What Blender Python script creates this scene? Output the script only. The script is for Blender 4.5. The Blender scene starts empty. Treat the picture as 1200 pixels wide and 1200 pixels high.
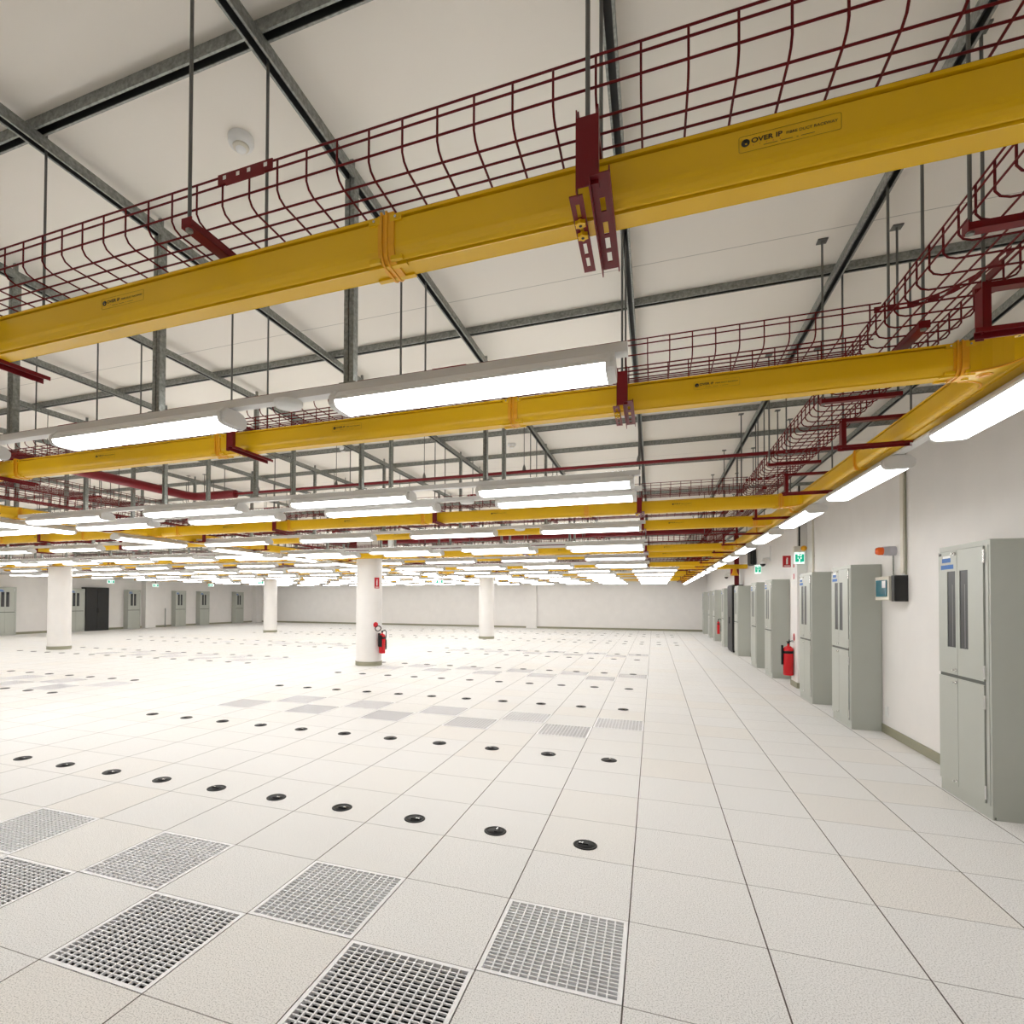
import bpy, math, random
from mathutils import Vector, Matrix
random.seed(4)
C = bpy.context.scene.collection
PI = math.pi

# ------------------------------------------------------------------ materials
def nmat(name, col, rough=.5, metal=0., spec=.5, noise=0., nscale=30., emit=None, estr=0., bump=0.):
    m = bpy.data.materials.new(name); m.use_nodes = True
    nt = m.node_tree; b = nt.nodes['Principled BSDF']
    b.inputs['Base Color'].default_value = (*col, 1)
    b.inputs['Roughness'].default_value = rough
    b.inputs['Metallic'].default_value = metal
    b.inputs['Specular IOR Level'].default_value = spec
    if noise or bump:
        tc = nt.nodes.new('ShaderNodeTexCoord'); n = nt.nodes.new('ShaderNodeTexNoise')
        n.inputs['Scale'].default_value = nscale; n.inputs['Detail'].default_value = 4
        nt.links.new(tc.outputs['Object'], n.inputs['Vector'])
        if noise:
            r = nt.nodes.new('ShaderNodeValToRGB')
            r.color_ramp.elements[0].position = .3; r.color_ramp.elements[1].position = .7
            r.color_ramp.elements[0].color = tuple(c*(1-noise) for c in col)+(1,)
            r.color_ramp.elements[1].color = tuple(min(1, c*(1+noise)) for c in col)+(1,)
            nt.links.new(n.outputs['Fac'], r.inputs['Fac']); nt.links.new(r.outputs['Color'], b.inputs['Base Color'])
        if bump:
            bp = nt.nodes.new('ShaderNodeBump'); bp.inputs['Strength'].default_value = bump; bp.inputs['Distance'].default_value = .002
            nt.links.new(n.outputs['Fac'], bp.inputs['Height']); nt.links.new(bp.outputs['Normal'], b.inputs['Normal'])
    if emit:
        b.inputs['Emission Color'].default_value = (*emit, 1); b.inputs['Emission Strength'].default_value = estr
    return m

M = {}
M['wall'] = nmat('wall_paint', (.80, .775, .75), .55, noise=.02, nscale=3, bump=.05)
M['yellow'] = nmat('yellow_pvc', (.84, .50, .002), .32, noise=.03, nscale=2)
M['orange'] = nmat('amber_pvc', (.85, .40, .01), .3)
M['red'] = nmat('red_powder_coat', (.17, .005, .008), .4, spec=.3)
M['redwire'] = nmat('red_wire', (.13, .004, .006), .5, spec=.2)
M['redpipe'] = nmat('red_pipe_paint', (.17, .006, .010), .4, spec=.3)
M['galv'] = nmat('galvanised_steel', (.27, .28, .26), .5, .55, noise=.3, nscale=60)
M['dark'] = nmat('recess_shade', (.06, .06, .058), .6, .3)  # near-black stands in for shade inside channels, post slots and knob holes
M['rod'] = nmat('threaded_rod', (.16, .16, .15), .45, .6)
M['upper'] = nmat('added_ceiling_fill', (.9, .9, .9), .4, emit=(1, .995, .98), estr=9.5)  # added emitter for the rail tops, only there to brighten the ceiling
M['housing'] = nmat('fixture_housing', (.72, .71, .69), .4)
M['light'] = nmat('lit_diffuser', (.9, .9, .9), .4, emit=(1, 1, .99), estr=9.)
M['cab'] = nmat('cabinet_paint', (.425, .44, .395), .38, noise=.015, nscale=5)
M['cabdark'] = nmat('cabinet_gap_shade', (.10, .105, .09), .6)  # dark tone stands in for the shade between cabinet doors
M['chrome'] = nmat('chrome', (.75, .75, .74), .2, .9)
M['glass'] = nmat('smoked_glass', (.02, .022, .024), .35, spec=.35)
M['inner'] = nmat('grey_terminal', (.25, .25, .26), .5)
M['black'] = nmat('black_plastic', (.008, .008, .008), .5, spec=.25)
M['blackmet'] = nmat('black_steel', (.009, .009, .009), .5, noise=.2, nscale=8)
M['white'] = nmat('white_plastic', (.8, .8, .78), .4)
M['cream'] = nmat('cream_plastic', (.72, .68, .58), .45)
M['blue'] = nmat('blue_label', (.01, .12, .42), .5)
M['teal'] = nmat('teal_window', (.01, .13, .18), .15)
M['skirt'] = nmat('olive_skirting', (.27, .26, .18), .5)
M['grate'] = nmat('grate_aluminium', (.86, .85, .86), .4)
M['damper'] = nmat('grate_damper', (.42, .42, .435), .6)
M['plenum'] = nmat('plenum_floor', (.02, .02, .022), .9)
M['extred'] = nmat('extinguisher_red', (.62, .006, .012), .25)
M['signred'] = nmat('sign_red', (.55, .01, .02), .4)
M['green'] = nmat('sign_green', (.0, .30, .16), .4)
M['signlit'] = nmat('lit_exit_panel', (.8, .9, .85), .4, emit=(.85, 1, .95), estr=.8)
M['greenlit'] = nmat('lit_exit_green', (.0, .30, .18), .4, emit=(0, .5, .3), estr=.5)
M['beacon'] = nmat('beacon_orange', (.85, .12, .01), .2)
M['lilac'] = nmat('beacon_base', (.5, .48, .52), .4)
M['ink'] = nmat('black_ink', (.02, .015, .01), .5)
M['brownline'] = nmat('label_outline', (.30, .19, .01), .5)

def floor_mat():
    m = bpy.data.materials.new('raised_floor_tiles'); m.use_nodes = True
    nt = m.node_tree; L = nt.links.new; b = nt.nodes['Principled BSDF']
    tc = nt.nodes.new('ShaderNodeTexCoord'); sep = nt.nodes.new('ShaderNodeSeparateXYZ'); L(tc.outputs['Object'], sep.inputs[0])
    def mth(op, a, bb=None, c=None):
        n = nt.nodes.new('ShaderNodeMath'); n.operation = op
        for i, v in enumerate((a, bb, c)):
            if v is None: continue
            if isinstance(v, (int, float)): n.inputs[i].default_value = v
            else: L(v, n.inputs[i])
        return n.outputs[0]
    u = mth('DIVIDE', sep.outputs[0], .6); v = mth('DIVIDE', sep.outputs[1], .6)
    def joint(w, hw):
        f = mth('FRACT', w); d = mth('MINIMUM', f, mth('SUBTRACT', 1., f))
        return mth('LESS_THAN', d, hw)
    j = mth('MAXIMUM', joint(u, .0055), mth('MULTIPLY', joint(v, .0042), .75))
    cmb = nt.nodes.new('ShaderNodeCombineXYZ'); L(mth('FLOOR', u), cmb.inputs[0]); L(mth('FLOOR', v), cmb.inputs[1])
    wn = nt.nodes.new('ShaderNodeTexWhiteNoise'); wn.noise_dimensions = '3D'; L(cmb.outputs[0], wn.inputs['Vector'])
    r1 = nt.nodes.new('ShaderNodeValToRGB'); L(wn.outputs['Value'], r1.inputs['Fac'])
    e = r1.color_ramp.elements; e[0].color = (.80, .79, .775, 1); e[1].color = (.81, .785, .75, 1)
    e[1].position = .95; e.new(.6).color = (.815, .805, .79, 1); e.new(.8).color = (.81, .795, .77, 1)
    n = nt.nodes.new('ShaderNodeTexNoise'); n.inputs['Scale'].default_value = 170; n.inputs['Detail'].default_value = 3
    L(tc.outputs['Object'], n.inputs['Vector'])
    r2 = nt.nodes.new('ShaderNodeValToRGB'); L(n.outputs['Fac'], r2.inputs['Fac'])
    r2.color_ramp.elements[0].position = .30; r2.color_ramp.elements[0].color = (.52, .51, .50, 1)
    r2.color_ramp.elements[1].position = .52; r2.color_ramp.elements[1].color = (1, 1, 1, 1)
    mx = nt.nodes.new('ShaderNodeMix'); mx.data_type = 'RGBA'; mx.blend_type = 'MULTIPLY'; mx.inputs[0].default_value = 1
    L(r1.outputs['Color'], mx.inputs[6]); L(r2.outputs['Color'], mx.inputs[7])
    mj = nt.nodes.new('ShaderNodeMix'); mj.data_type = 'RGBA'; L(j, mj.inputs[0])
    L(mx.outputs[2], mj.inputs[6]); mj.inputs[7].default_value = (.07, .05, .04, 1)
    L(mj.outputs[2], b.inputs['Base Color'])
    b.inputs['Roughness'].default_value = .5; b.inputs['Specular IOR Level'].default_value = .22
    return m
M['floor'] = floor_mat()

def ceil_mat():
    m = bpy.data.materials.new('ceiling_panels'); m.use_nodes = True
    nt = m.node_tree; L = nt.links.new; b = nt.nodes['Principled BSDF']
    tc = nt.nodes.new('ShaderNodeTexCoord'); sep = nt.nodes.new('ShaderNodeSeparateXYZ'); L(tc.outputs['Object'], sep.inputs[0])
    def mth(op, a, bb=None):
        n = nt.nodes.new('ShaderNodeMath'); n.operation = op
        for i, v in enumerate((a, bb)):
            if v is None: continue
            if isinstance(v, (int, float)): n.inputs[i].default_value = v
            else: L(v, n.inputs[i])
        return n.outputs[0]
    f = mth('FRACT', mth('DIVIDE', mth('SUBTRACT', sep.outputs[1], .72), 2.4))
    j = mth('LESS_THAN', mth('MINIMUM', f, mth('SUBTRACT', 1., f)), .0014)
    mj = nt.nodes.new('ShaderNodeMix'); mj.data_type = 'RGBA'; L(mth('MULTIPLY', j, .6), mj.inputs[0])
    mj.inputs[6].default_value = (.80, .755, .68, 1); mj.inputs[7].default_value = (.25, .23, .2, 1)
    L(mj.outputs[2], b.inputs['Base Color']); b.inputs['Roughness'].default_value = .6
    return m
M['ceil'] = ceil_mat()

# ------------------------------------------------------------------ mesh builder
class MB:
    def __init__(s): s.v = []; s.f = []; s.mi = []; s.sm = []
    def add(s, vs, fs, mi=0, sm=False):
        o = len(s.v); s.v += [tuple(v) for v in vs]; s.f += [tuple(i+o for i in f) for f in fs]
        s.mi += [mi]*len(fs); s.sm += [sm]*len(fs); return s
    def box(s, x0, x1, y0, y1, z0, z1, mi=0):
        vs = [(x, y, z) for z in (z0, z1) for y in (y0, y1) for x in (x0, x1)]
        return s.add(vs, [(0, 2, 3, 1), (4, 5, 7, 6), (0, 1, 5, 4), (2, 6, 7, 3), (0, 4, 6, 2), (1, 3, 7, 5)], mi)
    def prism(s, prof, x0, x1, axis='x', mi=0, sm=False):
        # prof: list of (a,b) ; axis x -> (x,a,b); axis y -> (a,y,b); axis z -> (a,b,z)
        n = len(prof)
        mk = {'x': lambda t, a, b: (t, a, b), 'y': lambda t, a, b: (a, t, b), 'z': lambda t, a, b: (a, b, t)}[axis]
        vs = [mk(x0, a, b) for a, b in prof]+[mk(x1, a, b) for a, b in prof]
        s.add(vs, [(i, (i+1) % n, n+(i+1) % n, n+i) for i in range(n)], mi, sm)
        s.add(vs[:n], [tuple(range(n))], mi); s.add(vs[n:], [tuple(reversed(range(n)))], mi)
        return s
    def tube(s, pts, r, n=6, mi=0, sm=True, cap=True):
        pts = [Vector(p) for p in pts]; rings = []
        ref = None
        for i, p in enumerate(pts):
            d = (pts[min(i+1, len(pts)-1)]-pts[max(i-1, 0)]).normalized()
            if ref is None: ref = Vector((0, 0, 1)) if abs(d.z) < .9 else Vector((1, 0, 0))
            a = d.cross(ref)
            if a.length < 1e-4: a = d.cross(Vector((0, 1, 0)))
            a.normalize(); b = d.cross(a).normalized()
            rr = r[i] if isinstance(r, (list, tuple)) else r
            rings.append([p+a*math.cos(2*PI*k/n)*rr+b*math.sin(2*PI*k/n)*rr for k in range(n)])
        vs = [v for q in rings for v in q]
        s.add(vs, [(i*n+k, i*n+(k+1) % n, (i+1)*n+(k+1) % n, (i+1)*n+k) for i in range(len(pts)-1) for k in range(n)], mi, sm)
        if cap:
            s.add(rings[0], [tuple(reversed(range(n)))], mi); s.add(rings[-1], [tuple(range(n))], mi)
        return s
    def lathe(s, prof, cx=0, cy=0, n=24, mi=0, axis='z', sm=True):
        # prof: list of (r, h) along axis
        vs = []
        for r, h in prof:
            for k in range(n):
                c, t = math.cos(2*PI*k/n)*r, math.sin(2*PI*k/n)*r
                vs.append((cx+c, cy+t, h) if axis == 'z' else ((h, cx+c, cy+t) if axis == 'x' else (cx+c, h, cy+t)))
        m = len(prof)
        s.add(vs, [(i*n+k, i*n+(k+1) % n, (i+1)*n+(k+1) % n, (i+1)*n+k) for i in range(m-1) for k in range(n)], mi, sm)
        if prof[0][0] > 1e-5: s.add(vs[:n], [tuple(reversed(range(n)))], mi)
        if prof[-1][0] > 1e-5: s.add(vs[-n:], [tuple(range(n))], mi)
        return s
    def mesh(s, name, mats):
        me = bpy.data.meshes.new(name); me.from_pydata(s.v, [], s.f)
        for m in (mats if isinstance(mats, (list, tuple)) else [mats]): me.materials.append(M[m] if isinstance(m, str) else m)
        me.polygons.foreach_set('material_index', s.mi); me.polygons.foreach_set('use_smooth', s.sm)
        me.update(); return me
def link(name, me, parent=None, loc=(0, 0, 0), rz=0):
    o = bpy.data.objects.new(name, me); C.objects.link(o); o.location = loc; o.rotation_euler = (0, 0, rz)
    if parent: o.parent = parent
    return o
def obj(name, mb, mats, parent=None, loc=(0, 0, 0), rz=0): return link(name, mb.mesh(name, mats), parent, loc, rz)
def tag(o, label, cat, group=None):
    o['label'] = label; o['category'] = cat
    if group: o['group'] = group
    return o
def thing(name, label, cat, loc=(0, 0, 0), rz=0, group=None): return tag(link(name, None, None, loc, rz), label, cat, group)
def struct(name, mb, mats, parent=None):
    o = obj(name, mb, mats, parent)
    if not parent: o['kind'] = 'structure'
    return o
def dup(root, loc, rz=None, label=None, group=None):
    r = root.copy(); C.objects.link(r); r.location = loc
    if rz is not None: r.rotation_euler = (0, 0, rz)
    if label: r['label'] = label
    if group: r['group'] = group
    for ch in list(root.children):
        c = ch.copy(); C.objects.link(c); c.parent = r
        for g in list(ch.children):
            d = g.copy(); C.objects.link(d); d.parent = c
    return r
ON = ['zeroth', 'first', 'second', 'third', 'fourth', 'fifth', 'sixth', 'seventh', 'eighth', 'ninth', 'tenth', 'eleventh', 'twelfth', 'thirteenth', 'fourteenth', 'fifteenth', 'sixteenth', 'seventeenth', 'eighteenth', 'nineteenth', 'twentieth']
TENS = {20: 'twenty', 30: 'thirty', 40: 'forty'}
def nth(n):
    if n <= 20: return ON[n]
    if n % 10 == 0: return {30: 'thirtieth', 40: 'fortieth'}[n]
    return TENS[n//10*10]+'-'+ON[n % 10]

# ------------------------------------------------------------------ room shell
XL, XR, YB, YF, ZC = -25.87, 2.74, -6.0, 28.55, 3.66
grates = []   # (i, j, open?)
for base in (-1, 7, 15, 23):
    for k in range(5):
        grates.append((-1-2*k, base, False)); grates.append((-2-2*k, base-1, True))
        if base > 0:
            grates.append((-16-2*k, base, False)); grates.append((-17-2*k, base-1, True))
gset = {(i, j) for i, j, _ in grates}
mb = MB()
i0, i1, j0, j1 = math.floor(XL/.6), math.ceil(XR/.6), math.floor(YB/.6), math.ceil(YF/.6)
idx = {}
def vid(i, j):
    if (i, j) not in idx:
        idx[(i, j)] = len(mb.v); mb.v.append((min(max(i*.6, XL-.1), XR+.1), min(max(j*.6, YB-.1), YF+.1), 0))
    return idx[(i, j)]
for i in range(i0, i1):
    for j in range(j0, j1):
        if (i, j) in gset: continue
        mb.f.append((vid(i, j), vid(i+1, j), vid(i+1, j+1), vid(i, j+1))); mb.mi.append(0); mb.sm.append(False)
for (i, j) in gset:      # tile edges around every grate
    x, y = i*.6, j*.6
    for a, b in (((x, y), (x+.6, y)), ((x+.6, y), (x+.6, y+.6)), ((x+.6, y+.6), (x, y+.6)), ((x, y+.6), (x, y))):
        mb.add([(a[0], a[1], 0), (b[0], b[1], 0), (b[0], b[1], -.04), (a[0], a[1], -.04)], [(0, 1, 2, 3)])
struct('floor', mb, 'floor')
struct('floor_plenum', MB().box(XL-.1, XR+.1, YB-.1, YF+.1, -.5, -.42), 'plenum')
struct('ceiling', MB().box(XL-.1, XR+.1, YB-.1, YF+.1, ZC, ZC+.1), 'ceil')
struct('wall_right', MB().box(XR, XR+.2, YB, YF, -.4, ZC), 'wall')
struct('wall_left', MB().box(XL-.2, XL, YB, YF, -.4, ZC), 'wall')
struct('wall_far', MB().box(XL-.2, XR+.2, YF, YF+.2, -.4, ZC), 'wall')
struct('wall_near', MB().box(XL-.2, XR+.2, YB-.2, YB, -.4, ZC), 'wall')
struct('baseboard_right', MB().box(XR-.014, XR, YB, YF, 0, .10), 'skirt')
struct('baseboard_left', MB().box(XL, XL+.014, YB, YF, 0, .10), 'skirt')
struct('baseboard_far', MB().box(XL, XR, YF-.014, YF, 0, .10), 'skirt')
# pilasters
struct('trim_1', MB().box(XR-.16, XR, 8.72, 9.2, 0, ZC), 'wall')
struct('trim_2', MB().box(XR-.175, XR, 8.705, 9.215, 0, .10), 'skirt')
struct('trim_3', MB().box(-6.8, -6.2, YF-.15, YF, 0, ZC), 'wall')
struct('trim_4', MB().box(XL, XL+.3, 19.25, 19.9, 0, ZC), 'wall')
struct('trim_5', MB().box(XL, XL+.35, YF-.6, YF, 0, ZC), 'wall')

# ------------------------------------------------------------------ columns
CR = .31
colm = MB().lathe([(CR, .1), (CR, ZC)], n=40).mesh('shaft', 'wall')
cols = MB().lathe([(CR+.012, 0), (CR+.012, .1), (CR, .1)], n=40).mesh('base_skirting', 'skirt')
for x, y, lab in ((-6.39, 9.01, 'white round column carrying the fire extinguisher'),
                  (-17.25, 9.01, 'white round column at the left, nearest the left wall cabinets'),
                  (-6.39, 19.02, 'white round column behind and right of the extinguisher column'),
                  (-17.25, 19.02, 'white round column at far left beneath the green exit signs')):
    t = thing('round_column', lab, 'column', (x, y, 0), group='round white columns')
    link('shaft', colm, t); link('base_skirting', cols, t)

# ------------------------------------------------------------------ ceiling struts
ZS = 3.56
def strut_prof(w=.041, h=.041):
    a = w/2; t = .004
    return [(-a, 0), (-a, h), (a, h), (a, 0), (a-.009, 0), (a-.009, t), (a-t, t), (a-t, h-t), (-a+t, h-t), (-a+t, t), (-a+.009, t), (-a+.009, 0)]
def strut_mb(axis, a0, a1):
    m = MB(); P = strut_prof(.046, .05)
    n = len(P)
    mk = (lambda t, a, b: (t, a, b)) if axis == 'x' else (lambda t, a, b: (a, t, b))
    vs = [mk(a0, *p) for p in P]+[mk(a1, *p) for p in P]
    m.add(vs, [(i, (i+1) % n, n+(i+1) % n, n+i) for i in range(n)])
    for i in (6, 7, 8): m.mi[i] = 1  # inner faces coloured dark for the shade within the channel
    return m
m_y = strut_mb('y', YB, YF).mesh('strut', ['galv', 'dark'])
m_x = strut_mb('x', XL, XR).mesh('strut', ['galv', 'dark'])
SX = [-.03-1.2*k for k in range(-2, 21)]
SY = [-3.65, -1.25, 1.12, 3.68, 4.72, 5.85, 8.2, 10.6, 13., 15.4, 17.8, 20.2, 22.6, 25., 27.2]
for k, x in enumerate(SX):
    tag(link('ceiling_strut', m_y, None, (x, 0, ZS)), 'galvanised ceiling channel running away from the camera, %s from the right wall' % nth(k+1), 'strut', 'ceiling channels running away from the camera')
for k, y in enumerate(SY):
    tag(link('ceiling_strut', m_x, None, (0, y, ZS+.05)), 'galvanised ceiling channel running across the view, %s from the camera end' % nth(k+1), 'strut', 'ceiling channels running across the view')

# ------------------------------------------------------------------ wire mesh trays
def tray_mesh(L, n=5, W=.32):
    # along +x from 0..L, front side at y=0, width .45, bottom z=0, top .115
    m = MB(); r = .0031 if n > 5 else .0036
    lon = [(0, .115), (0, .090), (0, .040)]+[(.04+.05*q, 0) for q in range(int((W-.035)/.05))]+[(W, .040), (W, .090), (W, .115)]
    for y, z in lon: m.tube([(0, y, z), (L, y, z)], r, n, sm=False, cap=False)
    k = .05
    while k < L:
        m.tube([(k, 0, .115), (k, 0, .025), (k, .012, .008), (k, .035, 0), (k, W-.035, 0), (k, W-.012, .008), (k, W, .025), (k, W, .115)], r, n, sm=False, cap=False)
        k += .1
    return m
LX0 = -25.6
ROWS = [-1.455, .05, 3.54, 5.05, 8.54, 10.05, 13.54, 15.05, 18.54, 20.05, 23.54, 25.05]
plate = MB()
plate.box(0, .2, -.006, -.003, -.016, .014); plate.box(.03, .17, -.006, -.003, -.024, -.016)
for px in (.02, .07, .11, .17): plate.box(px, px+.012, -.0075, -.0055, -.006, .006, 1)
platem = plate.mesh('joint_plate', ['red', 'chrome'])
trayR = tray_mesh(7.79, 6).mesh('wire_mesh', 'redwire')
trayL = tray_mesh(-7.12-LX0, 5).mesh('wire_mesh', 'redwire')
trayRn = tray_mesh(7.82, 4, .24).mesh('wire_mesh', 'redwire')
trayLn = tray_mesh(-7.12-LX0, 4, .24).mesh('wire_mesh', 'redwire')
ZT = 2.737
NR = len(ROWS)
for r, y0 in enumerate(ROWS):
    yt = y0-.095
    for side_, xa, xb, me in (('right', -6.762, 1.03, (trayR if r not in (4, 8) else trayRn)), ('left', LX0, -7.12, (trayL if r not in (4, 8) else trayLn))):
      t = thing('cable_tray', 'red wire mesh tray above the %s yellow cross duct from the camera, %s half' % (nth(r+1), side_), 'cable tray', (xa, yt, ZT), group='mesh trays running across the room')
      link('wire_mesh', me, t)
      off = {0: -1.125, 1: -1.04, 2: -2.0}.get(r, -1.0)
      k = 0
      while r < 5 and off-3*k > LX0+1:
            if xa+.3 < off-3*k < xb-.3: link('joint_plate', platem, t, (off-3*k-xa, 0, .105))
            k += 1
ym = tray_mesh(31.5, 5, .30).mesh('wire_mesh', 'redwire')
for x, z, lab in ((1.34, ZT-.004, 'red wire mesh cable tray running along the right wall'), (-6.80, ZT-.004, 'red wire mesh cable tray running down the cross aisle at left')):
    t = thing('cable_tray', lab, 'cable tray', (x, -3.4, z+.002), PI/2, group='mesh trays running along the room')
    link('wire_mesh', ym, t)
    for k in range(4): link('joint_plate', platem, t, (3.15+3*k, .009 if k == 0 else .30+.009, .105))

SPL = [(1.00, 0), (1.068, -.003), (1.135, -.004), (1.193, -.035), (1.239, -.085), (1.274, -.155), (1.29, -.245), (1.30, -.33)]
for r, y0 in enumerate(ROWS):
    m = MB(); yt = y0-.103
    for i in range(len(SPL)-1):
        (a0, b0), (a1, b1) = SPL[i], SPL[i+1]
        for z0, z1 in ((-.013, -.005), (.005, .013)):
            m.add([(a0, b0, z0), (a1, b1, z0), (a1, b1, z1), (a0, b0, z1), (a0, b0-.002, z0), (a1, b1-.002, z0), (a1, b1-.002, z1), (a0, b0-.002, z1)], [(0, 1, 2, 3), (7, 6, 5, 4), (0, 4, 5, 1), (3, 2, 6, 7)])
        c0, c1 = .35, .65
        for f0, f1 in ((0, .3), (.7, 1)):
            p0 = (a0+(a1-a0)*f0, b0+(b1-b0)*f0); p1 = (a0+(a1-a0)*f1, b0+(b1-b0)*f1)
            m.add([(p0[0], p0[1], -.005), (p1[0], p1[1], -.005), (p1[0], p1[1], .005), (p0[0], p0[1], .005)], [(0, 1, 2, 3)])
    if r < 6: tag(obj('splice_strip', m, 'red', None, (0, yt, 2.82)), 'curved slotted red strip joining the %s cross tray to the wall tray' % nth(r+1), 'splice strip', 'curved splice strips')

t = thing('cable_tray', 'upper wide red mesh tray running down the left cross aisle above the others', 'cable tray', (-7.15, -3.4, 3.0), PI/2, group='mesh trays running along the room')
link('wire_mesh', tray_mesh(31.5, 4, .55).mesh('wire_mesh', 'redwire'), t)
t['label'] = 'upper wide red mesh tray running down the left cross aisle above the others'
for k in range(14):
    m = MB(); m.box(-.62, .04, -.02, .02, 0, .022); m.tube([(0.02, 0, 0), (.02, 0, ZC-2.974)], .006, 6, 1); m.tube([(-.6, 0, 0), (-.6, 0, ZC-2.974)], .006, 6, 1)
    if k == 0: uhm = m.mesh('tray_hanger', ['red', 'rod'])
    tag(link('tray_hanger', uhm, None, (-7.13, -1.6+2.1*k, 2.974)), 'red trapeze under the upper left aisle mesh tray, %s from camera' % nth(k+1), 'hanger', 'hangers of the upper left tray')

# ------------------------------------------------------------------ yellow fibre ducts
ZD = 2.545
def duct_prof(g=0.):
    P = [(-.003, .13), (-.003, .1215), (.012, .1205), (.012, .1155), (0, .1145), (0, .045), (.001, .034), (.004, .023), (.009, .013), (.014, .006), (.018, .004), (.019, .018), (.023, .018), (.0245, -.001), (.028, 0)]
    return P+[(.11-a, b) for a, b in reversed(P)]
def grow(P, g):
    cx, cz = .055, .065
    return [(a+(g if a > cx else -g), b+(g if b > cz else -g)) for a, b in P]
SIMPLE = [(0, .13), (0, .045), (.003, .026), (.009, .013), (.018, .004), (.028, 0), (.082, 0), (.092, .004), (.101, .013), (.107, .026), (.11, .045), (.11, .13)]
LD = 1.5-LX0
ductR = MB().prism(duct_prof(), 0, 8.39).mesh('trough', 'yellow')
ductL = MB().prism(duct_prof(), 0, -7.265-LX0).mesh('trough', 'yellow')
def coupler_mb():
    m = MB(); S = grow(SIMPLE, .003); S2 = grow(SIMPLE, .009)
    m.prism(S, -.022, .022)
    m.prism(S2, -.012, -.006); m.prism(S2, .004, .010)
    m.prism(grow(SIMPLE, .0055), .010, .03)
    for x in (-.05, .018):
        m.box(x, x+.035, -.006, .004, .108, .128, 1)
        m.box(x, x+.035, -.001, .012, .0, .012, 1)
        m.tube([(x+.017, -.006, .118), (x+.017, -.009, .118)], .004, 8, 2)
    m.box(-.06, .06, .018, .034, -.006, .003, 1); m.box(-.06, .06, .076, .092, -.006, .003, 1)
    return m
coupm = coupler_mb().mesh('coupler', ['orange', 'yellow', 'chrome'])

def text_mesh(txt, size, bold=False):
    cu = bpy.data.curves.new('txt', 'FONT'); cu.body = txt; cu.size = size; cu.extrude = .0002
    if bold: cu.offset = size*(.022 if len(txt) < 9 else .008)
    o = bpy.data.objects.new('txt', cu); C.objects.link(o)
    dg = bpy.context.evaluated_depsgraph_get(); me = bpy.data.meshes.new_from_object(o.evaluated_get(dg))
    C.objects.unlink(o); bpy.data.objects.remove(o)
    vs = [v.co.copy() for v in me.vertices]; fs = [tuple(p.vertices) for p in me.polygons]
    bpy.data.meshes.remove(me); return vs, fs
def put_text(m, txt, x, z, w, h, y=-.0006, mi=0, bold=False, flip=False):
    vs, fs = text_mesh(txt, 1., bold)
    x0 = min(v.x for v in vs); x1 = max(v.x for v in vs); y0 = min(v.y for v in vs); y1 = max(v.y for v in vs)
    m.add([(x+(v.x-x0)/(x1-x0)*w, y+v.z*.4, z+(v.y-y0)/(y1-y0)*h) for v in vs], fs, mi)
lab = MB()
P = []
W_, H_, R_ = .2, .037, .004
for cx, cz, a0 in ((W_-R_, H_-R_, 0), (R_, H_-R_, 90), (R_, R_, 180), (W_-R_, R_, 270)):
    for k in range(4):
        a = math.radians(a0+k*30); P.append((cx+R_*math.cos(a), -.0004, cz+R_*math.sin(a)))
lab.tube(P+[P[0]], .0004, 4, 1, cap=False)
lab.lathe([(.0001, -.0009), (.0088, -.0009), (.0088, 0)], .0135, .021, 20, 0, 'y')
lab.box(.0125, .0165, -.0013, -.0009, .0165, .0195, 3)
put_text(lab, 'OVER IP', .0255, .0175, .062, .0115, bold=True)
put_text(lab, 'FIBRE DUCT RACEWAY', .0955, .0185, .098, .0062, bold=True)
for k in range(5): lab.lathe([(.0001, -.0006), (.0009, -.0006), (.0009, 0)], .029+k*.0135, .0125, 8, 2, 'y')
for a, b in ((.05, .078), (.084, .108), (.115, .119), (.124, .15)): lab.box(a, b, -.0006, 0, .0072, .0084, 1)
labm = lab.mesh('printed_label', ['ink', 'brownline', 'signred', 'yellow'])

for r, y0 in enumerate(ROWS):
  for side_, xa, xb, me in (('right', -7.02, 1.37, ductR), ('left', LX0, -7.265, ductL)):
    t = thing('fibre_duct', 'yellow fibre duct across the room, %s from the camera, %s half' % (nth(r+1), side_), 'cable duct', (xa, y0, ZD), group='yellow ducts running across the room')
    link('trough', me, t)
    k = -1
    while True:
        x = -.61-2.03*k if k >= 0 else 1.335
        if x < LX0+.5: break
        if xa+.1 < x < xb: link('coupler', coupm, t, (x-xa, 0, 0))
        k += 1
    if r < 6:
        k = 0
        while .30-2.04*k > LX0+.5:
            if xa+.1 < .30-2.04*k < xb-.3: link('printed_label', labm, t, (.30-2.04*k-xa, -.0003, .060))
            k += 1
DY0 = -3.4
dyl = YF-.6-DY0
dym = MB().prism(duct_prof(), 0, dyl).mesh('trough', 'yellow')
TEE = []
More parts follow.
